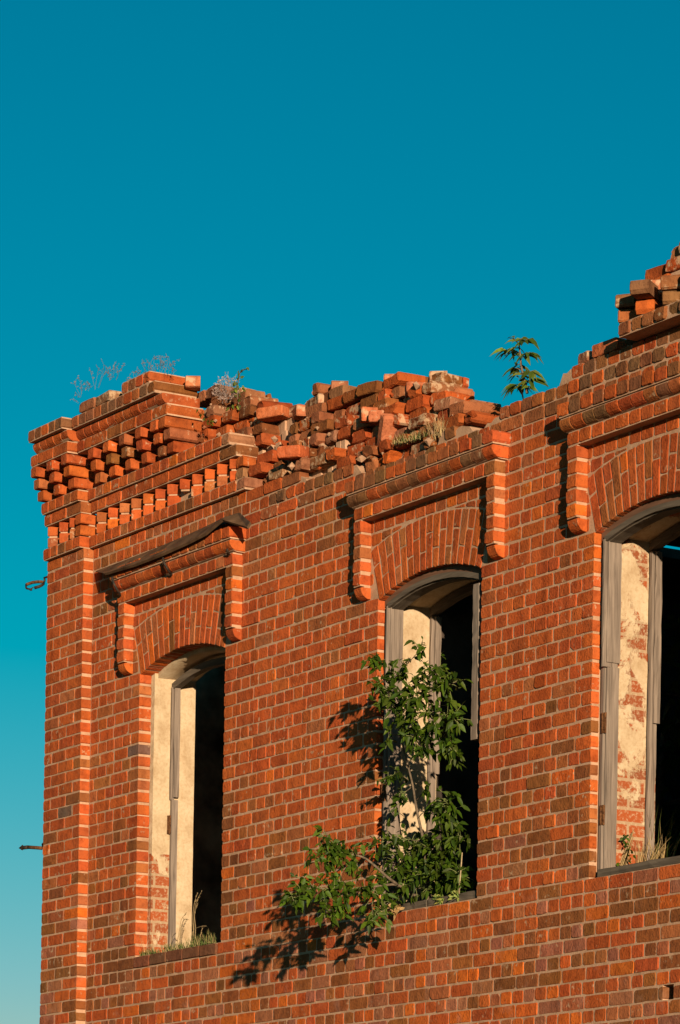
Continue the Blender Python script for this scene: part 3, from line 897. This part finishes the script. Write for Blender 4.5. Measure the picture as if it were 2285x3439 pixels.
def foliate(lv,tw,P,t0,per,size=.085,spread=.10,leafs=3,k=1.0,out=Vector((.35,-.6,.1))):
    """twigs with drooping leaflets along a branch"""
    pts=curve_pts(P,5); m=len(pts)
    ln=sum((pts[i+1]-pts[i]).length for i in range(m-1))
    cnt=max(2,int(ln*per))
    for _ in range(cnt):
        t=t0+(1-t0)*R.random(); x=t*(m-1); i=min(int(x),m-2); p=pts[i].lerp(pts[i+1],x-i)
        ax=(pts[i+1]-pts[i]).normalized()
        d=(rv()*1.0+ax*.5+out*.5); d.normalize()
        q=p+d*R.uniform(.3,1)*spread
        tw.tube([p,p.lerp(q,.5)+Vector((0,0,.01)),q],[.0026,.0022,.0016],4,0,cap=False)
        for a in range(leafs):
            dd=(d*.5+rv()*.75+Vector((.0,-.05,-.28))).normalized()
            nn=(Vector((.5,-.45,.65))+rv()*.7).normalized()
            s=size*R.uniform(.55,1.2)
            leaf(lv,q-d*R.uniform(0,.03),dd,nn,s,s*R.uniform(.34,.54),leafcol(k),0,R.uniform(.1,.4))
def build_shrub():
    root=at(1438,3040,.10); e=empty('window_shrub',root)
    tag(e,'leafy green maple shrub growing out of the middle window and hanging over its sill','shrub')
    A=lambda *q:[at(*p) for p in q]
    lv=MB(); tw=MB(); st=MB()
    main=A((1438,3045,.10),(1434,2960,.08),(1425,2840,.02),(1400,2720,-.06),(1385,2630,-.12),(1352,2500,-.22),(1322,2370,-.32),(1305,2260,-.38))
    st.tube(curve_pts(main,4),[.013-.009*i/28 for i in range(29)],6)
    B=[ # points, t0, per metre, spread
      (main[4:],.55,34,.12),
      (A((1322,2370,-0.32),(1290,2290,-0.40),(1262,2215,-0.45)),.15,55,.09),
      (A((1330,2400,-0.30),(1290,2350,-0.40),(1262,2300,-0.45)),.1,50,.10),
      (A((1310,2300,-0.34),(1360,2240,-0.35),(1415,2180,-0.35)),.1,60,.09),
      (A((1330,2380,-0.31),(1410,2290,-0.30),(1480,2240,-0.27)),.1,75,.11),
      (A((1335,2400,-0.31),(1430,2330,-0.29),(1535,2290,-0.25)),.15,80,.11),
      (A((1345,2450,-0.26),(1440,2400,-0.25),(1530,2420,-0.20)),.15,80,.12),
      (A((1350,2480,-0.24),(1420,2450,-0.23),(1500,2480,-0.17),(1525,2540,-0.12)),.1,85,.11),
      (A((1352,2490,-0.23),(1400,2480,-0.22),(1440,2530,-0.17)),.1,75,.10),
      (A((1345,2470,-0.25),(1310,2470,-0.30),(1300,2500,-0.31)),.2,50,.08),
      (A((1385,2630,-0.10),(1340,2600,-0.16),(1300,2620,-0.19)),.2,48,.08),
      (A((1388,2640,-0.10),(1340,2680,-0.13),(1345,2700,-0.14)),.2,48,.08),
      (A((1398,2690,-0.05),(1425,2660,-0.07),(1440,2640,-0.08)),.5,26,.05),
      (A((1400,2720,-0.03),(1440,2730,-0.00),(1470,2740,0.02)),.3,40,.07),
      (A((1425,2830,.03),(1370,2820,-.03),(1300,2825,-.1),(1260,2835,-.18)),.1,80,.11),
      (A((1430,2900,.05),(1380,2870,.0),(1320,2890,-.05)),.1,90,.12),
      (A((1432,2930,.06),(1370,2940,.0),(1300,2950,-.06)),.05,90,.12),
      (A((1436,2980,.08),(1380,2990,.02),(1330,3010,-.02)),.1,60,.10),
      (A((1470,3040,.14),(1490,2900,.08),(1505,2780,.02),(1515,2690,-.02)),.15,110,.13),
      (A((1470,3040,.14),(1470,2920,.08),(1455,2830,.04)),.15,110,.13),
      (A((1490,2900,.08),(1530,2840,.05),(1550,2810,.04)),.1,90,.10),
      (A((1490,2950,.1),(1530,2930,.08),(1552,2950,.06)),.1,90,.10),
      (A((1480,2980,.12),(1440,2930,.07),(1420,2880,.04)),.0,110,.12),
      (A((1490,3000,.12),(1530,2980,.1),(1545,2990,.1)),.0,70,.09),
    ]
    for P,t0,per,sp in B:
        if len(P)<=4: st.tube(curve_pts(P,4),[.005-.003*i/(4*(len(P)-1)) for i in range(4*(len(P)-1)+1)],5)
        foliate(lv,tw,P,t0,per*1.1,.070,sp*1.08)
    # boughs that lean out of the window towards the sun
    lo=A((1412,3010,.10),(1370,3000,.0),(1335,2972,-0.11),(1260,2978,-0.32),(1190,2985,-0.48),(1110,2985,-0.64),(1040,2985,-0.78),(1005,3005,-0.90),(985,3025,-0.97))
    hi=A((1335,2972,-0.11),(1300,2945,-0.23),(1230,2885,-0.41),(1175,2868,-0.53),(1120,2845,-0.62),(1095,2800,-0.69))
    for P in (lo,hi):
        n=4*(len(P)-1)+1; st.tube(curve_pts(P,4),[.012-.009*i/n for i in range(n)],6)
    subs=[(lo,.3,60,.10),(hi,.55,62,.10),(A((1175,2868,-0.53),(1120,2860,-0.63),(1060,2865,-0.71)),.1,70,.09),
      (A((1150,2860,-0.57),(1100,2890,-0.64),(1055,2880,-0.71)),.1,70,.09),
      (A((1190,2985,-0.48),(1140,2960,-0.57),(1090,2950,-0.67)),.1,75,.10),
      (A((1200,2985,-0.46),(1150,3030,-0.53),(1120,3080,-0.57)),.1,75,.09),
      (A((1140,2985,-0.57),(1100,3030,-0.64),(1090,3085,-0.67)),.1,75,.08),
      (A((1260,2978,-0.32),(1250,3040,-0.34),(1260,3100,-0.34)),.1,70,.09),
      (A((1300,2975,-0.21),(1290,3050,-0.23),(1300,3095,-0.23)),.2,45,.08),
      (A((1060,2985,-0.74),(1030,2960,-0.80),(1005,2955,-0.85)),.2,60,.07),
      (A((1160,2865,-0.55),(1200,2900,-0.48),(1180,2930,-0.51)),.1,50,.08)]
    for P,t0,per,sp in subs:
        if len(P)<6: st.tube(curve_pts(P,4),.003,5)
        foliate(lv,tw,P,t0,per*1.0,.068,sp*.95,k=1.1)
    st.build('stem',[BARK],e); tw.build('twigs',[mat_simple('green_twig',(.1,.13,.04),(.2,.2,.08),20,.7,0)],e); lv.build('leaves',[LEAF],e)
    # withered leaves caught at its foot
    dl=MB()
    for i in range(16):
        p=at(R.uniform(1310,1345),R.uniform(3035,3065),-.05); leaf(dl,p,(rv()+Vector((0,-.2,-.4))).normalized(),rv(),R.uniform(.05,.075),.028,(.42,.27,.12,1),0,.2)
    dl.build('withered_leaves',[DRYLEAF],e)
build_shrub()

def build_sapling():
    root=at(1768,1318,.16); e=empty('wall_sapling',root); tag(e,'small maple sapling rooted on the wall top against the sky','sapling')
    st=MB(); lv=MB(); A=lambda *q:[at(*p) for p in q]
    z=lambda x,y,d=.16:at(1640+x/7.127,1090+y/7.127,d)
    main=[z(940,1640),z(880,1380),z(830,1180),z(790,940),z(775,760),z(750,560),z(740,460)]
    st.tube(curve_pts(main,3),[.011-.007*i/18 for i in range(19)],6)
    def comp(path,n,ln,droop):
        P=[z(*p) for p in path]; st.tube(P,[.004,.003,.0022][:len(P)] if len(P)<=3 else .003,5)
        tip=P[-1]; d0=(P[-1]-P[-2]).normalized()
        for i in range(n):
            t=(i/(n-1)-.5)*2 if n>1 else 0
            side=cr*t*1.15+fw*R.uniform(-.4,.4)
            d=(d0*.75*(1-abs(t)*.3)+side*.8+Vector((0,0,.05-droop*.7*R.random())))
            nn=(Vector((.45,-.5,.7))+rv()*.5).normalized()
            s=ln*R.uniform(.75,1.15)
            g=leafcol(1.15); leaf(lv,tip-d0*R.uniform(0,.07),d,nn,s*.9,s*.29,(g[0]*2.1,g[1]*1.65,g[2]*3,1),0,R.uniform(.3,.7))
    comp([(740,460),(650,380),(600,270)],6,.095,.1)
    comp([(740,460),(760,350),(830,320)],5,.09,.3)
    comp([(745,500),(850,400),(960,340)],8,.115,.4)
    comp([(750,560),(640,560),(560,610)],5,.105,.5)
    comp([(775,760),(620,640),(430,600)],7,.12,.5)
    comp([(775,760),(720,680),(660,640)],7,.12,.6)
    comp([(775,760),(900,700),(1000,660)],9,.125,.5)
    comp([(790,940),(700,960),(650,900)],4,.1,.6)
    comp([(815,1100),(680,1040),(560,1060)],7,.12,.5)
    comp([(830,1180),(760,1150),(690,1130)],6,.12,.7)
    comp([(840,1250),(960,1140),(1080,1100)],9,.125,.45)
    comp([(860,1300),(800,1240),(830,1200)],5,.11,.6)
    comp([(900,1480),(960,1340),(1080,1300)],7,.13,.6)
    comp([(890,1420),(760,1420),(620,1440)],9,.13,.55)
    comp([(920,1560),(840,1480),(780,1470)],5,.1,.5)
    comp([(930,1600),(970,1500),(1000,1480)],4,.09,.5)
    st.build('stem',[BARK],e); lv.build('leaves',[LEAF],e)
build_sapling()

def blades(mb,p,n,rad,hmin,hmax,c,lean=Vector((0,0,0)),w=.004,seed=0,along=Vector((1,0,0)),cc=None):
    for _ in range(n):
        b=p+along*R.uniform(-rad,rad)+Vector((0,R.uniform(-.04,.04),0))
        h=R.uniform(hmin,hmax); d=(Vector((R.uniform(-.45,.45),R.uniform(-.45,.3),1))+lean).normalized()
        bend=Vector((R.uniform(-.5,.5),R.uniform(-.5,.2),-.25))*R.uniform(.1,.7)
        pts=[b+d*h*t+bend*h*t*t for t in (0,.35,.7,1)]
        s=cr*(w*.5)
        k=R.uniform(.7,1.25); q=R.choice(cc) if cc else c; q=(q[0]*k,q[1]*k,q[2]*k,1)
        vs=[pts[0]-s,pts[0]+s,pts[1]-s*.8,pts[1]+s*.8,pts[2]-s*.55,pts[2]+s*.55,pts[3]]
        mb.add(vs,[(0,1,3,2),(2,3,5,4),(4,5,6)],0,q)
def stalk(mb,pts,r,c,seed_=True):
    P=curve_pts(pts,4); mb.tube(P,[r*(1-.6*i/len(P)) for i in range(len(P))],4,0,c,False)
    if seed_:
        for i in range(14):
            q=P[-1].lerp(P[-5],R.random()); leaf(mb,q,(P[-1]-P[-5]).normalized()+rv()*.5,rv(),.016,.005,c)
GREEN=[(.07,.10,.02),(.10,.12,.03),(.05,.08,.015),(.22,.17,.07),(.3,.22,.1)]
STRAW=[(.36,.24,.11),(.42,.3,.15),(.28,.19,.09)]
# grass on the ledge of the left window
p=at(570,3195,.06); e=empty('grass_tuft',p); tag(e,'long green and straw grass with seed stalks along the left window ledge','grass tuft')
mb=MB()
for x,y,n,h in ((570,3190,90,.10),(610,3183,70,.09),(660,3172,110,.13),(690,3165,60,.11),(705,3160,40,.14)):
    blades(mb,at(x,y+6,.07)+Vector((0,0,-.01)),n,.07,.03,h,None,cc=GREEN)
for x0,x1,t in ((560,560,3030),(720,712,3120)):
    blades(mb,at(x0,3195,.06),3,.02,.12,.2,None,w=.003,cc=STRAW)
mb.build('blades',[DRY],e)
e2=empty('grass_tuft',at(495,3203,.06)); tag(e2,'small green grass tuft in the left corner of the left window ledge','grass tuft'); m2=MB()
for x,y,n,h in ((478,3205,60,.09),(500,3201,70,.08),(520,3198,50,.07)): blades(m2,at(x,y+6,.07)+Vector((0,0,-.01)),n,.06,.03,h,None,cc=GREEN)
blades(m2,at(500,3200,.06),7,.06,.12,.2,None,w=.003,cc=STRAW); m2.build('blades',[DRY],e2)
mb=MB()
z=lambda x,y,d=.05:at(480+x/4.29,2700+y/4.29,d)
for pts in ([(740,2180),(735,1800),(760,1450),(850,1260)],[(760,2180),(720,1700),(740,1450),(785,1290)],[(745,2180),(760,1800),(745,1600),(790,1430)],[(720,2150),(715,1850),(830,1770),(910,1755)],[(800,2170),(830,1900),(855,1800)],[(480,2100),(540,1750),(560,1660),(630,1570)],[(520,2120),(545,1800),(600,1670),(650,1665)]):
    stalk(mb,[z(*q) for q in pts],.003,(.40,.28,.15,1))
mb.build('seed_stalks',[DRY],e)
# grass and dry stalks on the ledge above the middle window
p=at(1400,1480,.02); e=empty('grass_tuft',p); tag(e,'thin dry grass growing on the rubble ledge over the middle window','grass tuft')
mb=MB()
for x,y,n,h in ((1340,1492,40,.10),(1370,1488,60,.10),(1400,1480,70,.09),(1430,1472,50,.1)): blades(mb,at(x,y,.04),n,.06,.03,h,None,cc=GREEN+STRAW)
mb.build('green_blades',[DRY],e); mb=MB(); blades(mb,at(1475,1475,.03),45,.08,.10,.24,None,w=.0035,cc=STRAW)
mb.build('blades',[DRY],e)
# dry weeds on the cornice top (pale against the sky)
PALE=(.20,.165,.16)
def dryweed(name,label,cat,pts,base,hh,col_=PALE,r=.0011,n=3):
    e=empty(name,at(*base)); tag(e,label,cat); mb=MB()
    for (x,y,x2,y2,d) in pts:
        a=at(x,y,d); b=at(x2,y2,d); m=a.lerp(b,.5)+Vector((R.uniform(-.02,.02),R.uniform(-.02,.02),.01))
        mb.tube(curve_pts([a,m,b],3),r,4,0,(*col_,1),False)
        for _ in range(n):
            t=R.uniform(.35,.95); q=a.lerp(b,t); s=q+(b-a)*R.uniform(.12,.3)+rv()*.035
            mb.tube([q,s],r*.7,3,0,(*col_,1),False)
            for _ in range(4): leaf(mb,q.lerp(s,R.uniform(.4,1)),rv()+Vector((0,0,.6)),rv(),.014,.005,(*col_,1))
        for _ in range(5): leaf(mb,a.lerp(b,R.uniform(.75,1)),rv()+Vector((0,0,.8)),rv(),.016,.006,(*col_,1))
    mb.build('stalks',[DRY],e); return e
q=lambda x,y,x2,y2,d=-.1:(220+x/3.92,1160+y/3.92,220+x2/3.92,1160+y2/3.92,d)
dryweed('dry_weed','wispy dry weed on the left slab of the cornice top','dry weed',
  [q(205,680,110,470),q(215,640,160,400),q(210,660,255,480),q(220,600,330,520),q(390,580,330,330),q(390,580,440,290),q(430,560,510,250),q(440,550,545,290),q(300,600,290,470),q(200,690,130,620),q(150,740,120,720)],(275,1330,-.1),.3)
dryweed('dry_weed','taller branching dry weed beside the lichen slab end of the cornice top','dry weed',
  [q(580,460,590,380),q(590,455,650,220),q(600,450,700,250),q(665,455,745,290),q(670,450,680,340),q(585,455,540,350)],(372,1277,-.1),.3)
dryweed('dry_weed','fluffy pale dry weed at the highest corner of the cornice top','dry weed',
  [q(930,470,935,330),q(940,460,960,310),q(1020,440,1060,350),q(1110,400,1010,180),q(1120,390,1110,220),q(1150,380,1170,140),q(1200,370,1205,260),q(1240,360,1250,130),q(1260,360,1250,200),q(1300,370,1320,100),q(1330,370,1290,220),q(1350,380,1440,200),q(1390,390,1380,230),q(1410,395,1425,300),q(1130,395,1130,300),],(530,1255,-.1),.3,n=4)
dryweed('dry_weed','smallest dry weed, low between the slabs and the cornice corner','dry weed',[q(790,540,840,410),q(800,545,850,440)],(422,1297,-.1),.3)
pq=lambda x,y,x2,y2,d=.2:(440+x/3.409,1220+y/3.409,440+x2/3.409,1220+y2/3.409,d)
dryweed('dry_weed','round fluffy pinkish seed head on the wall top next to the vine','dry weed',
  [pq(1090,380,1090+int(130*math.cos(a)),290+int(130*math.sin(a))) for a in [2*math.pi*i/26 for i in range(26)]]+[pq(1080,385,970,300),pq(1080,380,1110,140)],(760,1335,.2),.2,(.42,.31,.28),.0011,5)
# little vine
e=empty('climbing_weed',at(805,1365,.2)); tag(e,'thin green weed standing upright on the wall top beside the seed head','weed')
mb=MB(); lv=MB()
P=[at(440+x/3.409,1220+y/3.409,.2) for x,y in ((1245,520),(1225,420),(1215,300),(1235,180),(1255,100),(1330,60))]
mb.tube(curve_pts(P,4),.0035,5); mb.build('stem',[BARK],e)
for p in curve_pts(P,5):
    for _ in range(1):
        g=leafcol(1.2); leaf(lv,p+rv()*.012,rv()+Vector((.2,-.1,-.1)),rv()+Vector((.5,-.5,.6)),R.uniform(.03,.055),.022,(g[0]*2.2,g[1]*1.7,g[2]*4,1))
for x,y in ((1120,500),(1160,480),(1270,350),(1190,230),(1280,260),(1180,350),(1150,520),(1230,470)):
    for _ in range(2):
        g=leafcol(1.1); leaf(lv,at(440+x/3.409,1220+y/3.409,.17)+rv()*.015,rv()+Vector((.2,-.1,-.3)),rv()+Vector((.5,-.5,.6)),R.uniform(.03,.045),.022,(g[0]*2,g[1]*1.5,g[2]*4,1))
lv.build('leaves',[LEAF],e)
# creeping weed in the broken end of the cornice
e=empty('creeping_weed',at(690,1405,.02)); tag(e,'tiny creeping weed on the broken brick end of the cornice','weed'); lv=MB()
for i in range(46):
    t=R.random(); p=at(665+t*50+R.uniform(-6,6),1380+t*45+R.uniform(-8,8),-.03); g=leafcol(.9)
    leaf(lv,p,rv()+Vector((.2,-.3,-.2)),rv()+Vector((.5,-.5,.4)),R.uniform(.015,.03),.012,(g[0]*1.3,g[1],g[2],1))
lv.build('leaves',[LEAF],e)
# dry stems and grass in the right-hand window
e=empty('dry_grass',at(2110,2915,.2)); tag(e,'bundle of dry stems and grass on the sill inside the right window','dry grass')
z=lambda x,y,d:at(2030+x/6.149,2700+y/6.149,d); mb=MB()
for i in range(18):
    x=R.uniform(230,440); t=R.uniform(.5,1); mb.tube([z(x,1330,.2),z(x+(560-x)*.55*t+30,1330-520*t*.8,.24),z(x+(620-x)*.85*t+40,1330-820*t,.28)],[.004,.003,.002],4,0,(*R.choice(STRAW),1),False)
blades(mb,z(900,1200,.36),36,.16,.08,.24,None,lean=Vector((.5,0,0)),w=.004,cc=STRAW)
blades(mb,z(1040,1180,.42),36,.2,.06,.22,None,lean=Vector((.4,0,0)),w=.004,cc=STRAW+GREEN)
blades(mb,z(1180,1100,.5),26,.2,.2,.5,None,lean=Vector((.6,0,0)),w=.004,cc=GREEN)
mb.build('stems',[DRY],e); lv=MB()
for i in range(26):
    t=R.random(); p=z(470+80*math.sin(t*6)+R.uniform(-40,60),1200-t*560,.2); leaf(lv,p,rv()+Vector((0,-.2,-.1)),rv()+Vector((.6,-.4,.3)),R.uniform(.02,.04),.018,leafcol(1.0))
for i in range(18):
    p=z(R.uniform(160,330),R.uniform(1270,1330),.18); leaf(lv,p,rv()+Vector((0,-.2,.3)),rv()+Vector((.6,-.4,.3)),R.uniform(.03,.06),.02,leafcol(1.3))
lv.build('leaves',[LEAF],e)
# sprouts on the middle sill and a dead stalk
for (x,y,lb) in ((1475,3022,'pale yellow-green sprout on the middle window sill, left of the bare stalk'),(1528,3010,'pale sprout at the foot of the bare stalk on the middle sill')):
    e=empty('sill_sprout',at(x,y,.03)); tag(e,lb,'sprout'); lv=MB()
    for i in range(36):
        p=at(x+R.uniform(-16,16),y+R.uniform(-12,8),.02); leaf(lv,p,rv()+Vector((0,-.3,.7)),rv()+Vector((.5,-.4,.3)),R.uniform(.03,.055),.016,(.24*R.uniform(.7,1.2),.27,.07,1),0,.3)
    lv.build('leaves',[LEAF],e)
mb=MB(); mb.tube([at(1541,3015,.03),at(1548,2930,.02),at(1553,2864,.02)],[.006,.005,.004],6,0,(.45,.33,.2,1)); o=mb.build('dead_stalk',[DRY]); tag(o,'bare straw-coloured dead stalk standing on the middle window sill','stalk')

# tree growing inside the ruin, seen dark through the right and middle windows
def build_tree(loc,name,label,rad,n,h,zmax=9):
    e=empty(name,loc); tag(e,label,'tree'); mb=MB(); lv=MB()
    base=Vector(loc); top=base+Vector((.15,.1,h))
    tr=curve_pts([base,base.lerp(top,.5)+Vector((.08,-.05,0)),top],6); mb.tube(tr,[.07-.05*i/12 for i in range(13)],8)
    for k in range(22):
        p=base.lerp(top,R.uniform(.35,1)); d=rv(); d.z=abs(d.z)*.6; q=p+d*rad*R.uniform(.6,1.1); m=p.lerp(q,.5)+Vector((0,0,.06))
        mb.tube(curve_pts([p,m,q],3),[.02,.017,.014,.012,.009,.007,.005],5)
        for _ in range(n//22):
            t=R.uniform(.25,1.05); c=p.lerp(q,t)+rv()*R.uniform(.03,.26); s=R.uniform(.07,.13)
            if c.z>zmax: continue
            leaf(lv,c,rv()+Vector((0,0,-.3)),rv()+Vector((0,0,.6)),s,s*.5,leafcol(.8))
    mb.build('trunk',[BARK],e); lv.build('crown',[LEAF],e)
build_tree((1.0,1.9,-.7),'inner_tree','dark leafy tree inside the ruin seen through the right window',1.0,2600,2.45,2.72)
build_tree((-.1,1.7,-.7),'inner_tree','dark bush inside the ruin seen through the middle window behind the shrub',.6,900,2.2,2.6)

# ------------------------------------------------------------------ ground
mb=MB(); mb.box((-600,-600,GZ-.5),(600,600,GZ),0); o=mb.build('ground',[GROUND]); tag(o,kind='structure')

# ------------------------------------------------------------------ light, sky, camera
sun_dir=Vector((2.4,-1,.29)).normalized()
el=math.asin(sun_dir.z); az=math.atan2(sun_dir.x,sun_dir.y)
sl=bpy.data.lights.new('sun','SUN'); sl.energy=5; sl.angle=math.radians(.5); sl.color=(1,.80,.56)
so=bpy.data.objects.new('sun',sl); col.objects.link(so); so.rotation_euler=(-sun_dir).to_track_quat('-Z','Y').to_euler()
w=bpy.data.worlds.new('World'); S.world=w; w.use_nodes=True; nt=w.node_tree; nt.nodes.clear(); g=N(nt)
sky=g.n('ShaderNodeTexSky'); sky.sky_type='NISHITA'; sky.sun_disc=False; sky.sun_elevation=el; sky.sun_rotation=az
sky.air_density=1.0; sky.dust_density=.3; sky.ozone_density=2.0
bg=g.n('ShaderNodeBackground'); bg.inputs[1].default_value=.1
out=g.n('ShaderNodeOutputWorld')
sc_=g.n('ShaderNodeSeparateColor'); cc_=g.n('ShaderNodeCombineColor'); g.l(sky.outputs[0],sc_.inputs[0])
for i,(k,p,o,mx) in enumerate(((.0596,2.8,.514,2.0),(.480,1.2,0,3.3),(.50,1.2,0,3.3))):
    v=g.math('SUBTRACT',g.math('MULTIPLY',g.math('POWER',sc_.outputs[i],p),k),o)
    v=g.math('MAXIMUM',v,0)
    if i==0: r_=v
    if i==2: v=g.math('ADD',v,g.math('MULTIPLY',g.math('MINIMUM',r_,1.3),.32))
    g.l(g.math('MINIMUM',v,mx),cc_.inputs[i])
g.l(cc_.outputs[0],bg.inputs[0]); g.l(bg.outputs[0],out.inputs[0])

cd=bpy.data.cameras.new('camera'); co=bpy.data.objects.new('camera',cd); col.objects.link(co); S.camera=co
cd.sensor_fit='HORIZONTAL'; cd.sensor_width=24; cd.lens=CF/2285*24
cd.shift_y=SHY/2285; cd.clip_end=3000; cd.clip_start=.5
Mx=Matrix((cr,cu,-fw)).transposed().to_4x4(); Mx.translation=CC; co.matrix_world=Mx
S.view_settings.view_transform='Standard'; S.view_settings.look='None'; S.view_settings.exposure=.70; S.view_settings.gamma=1
S.view_settings.use_curve_mapping=False
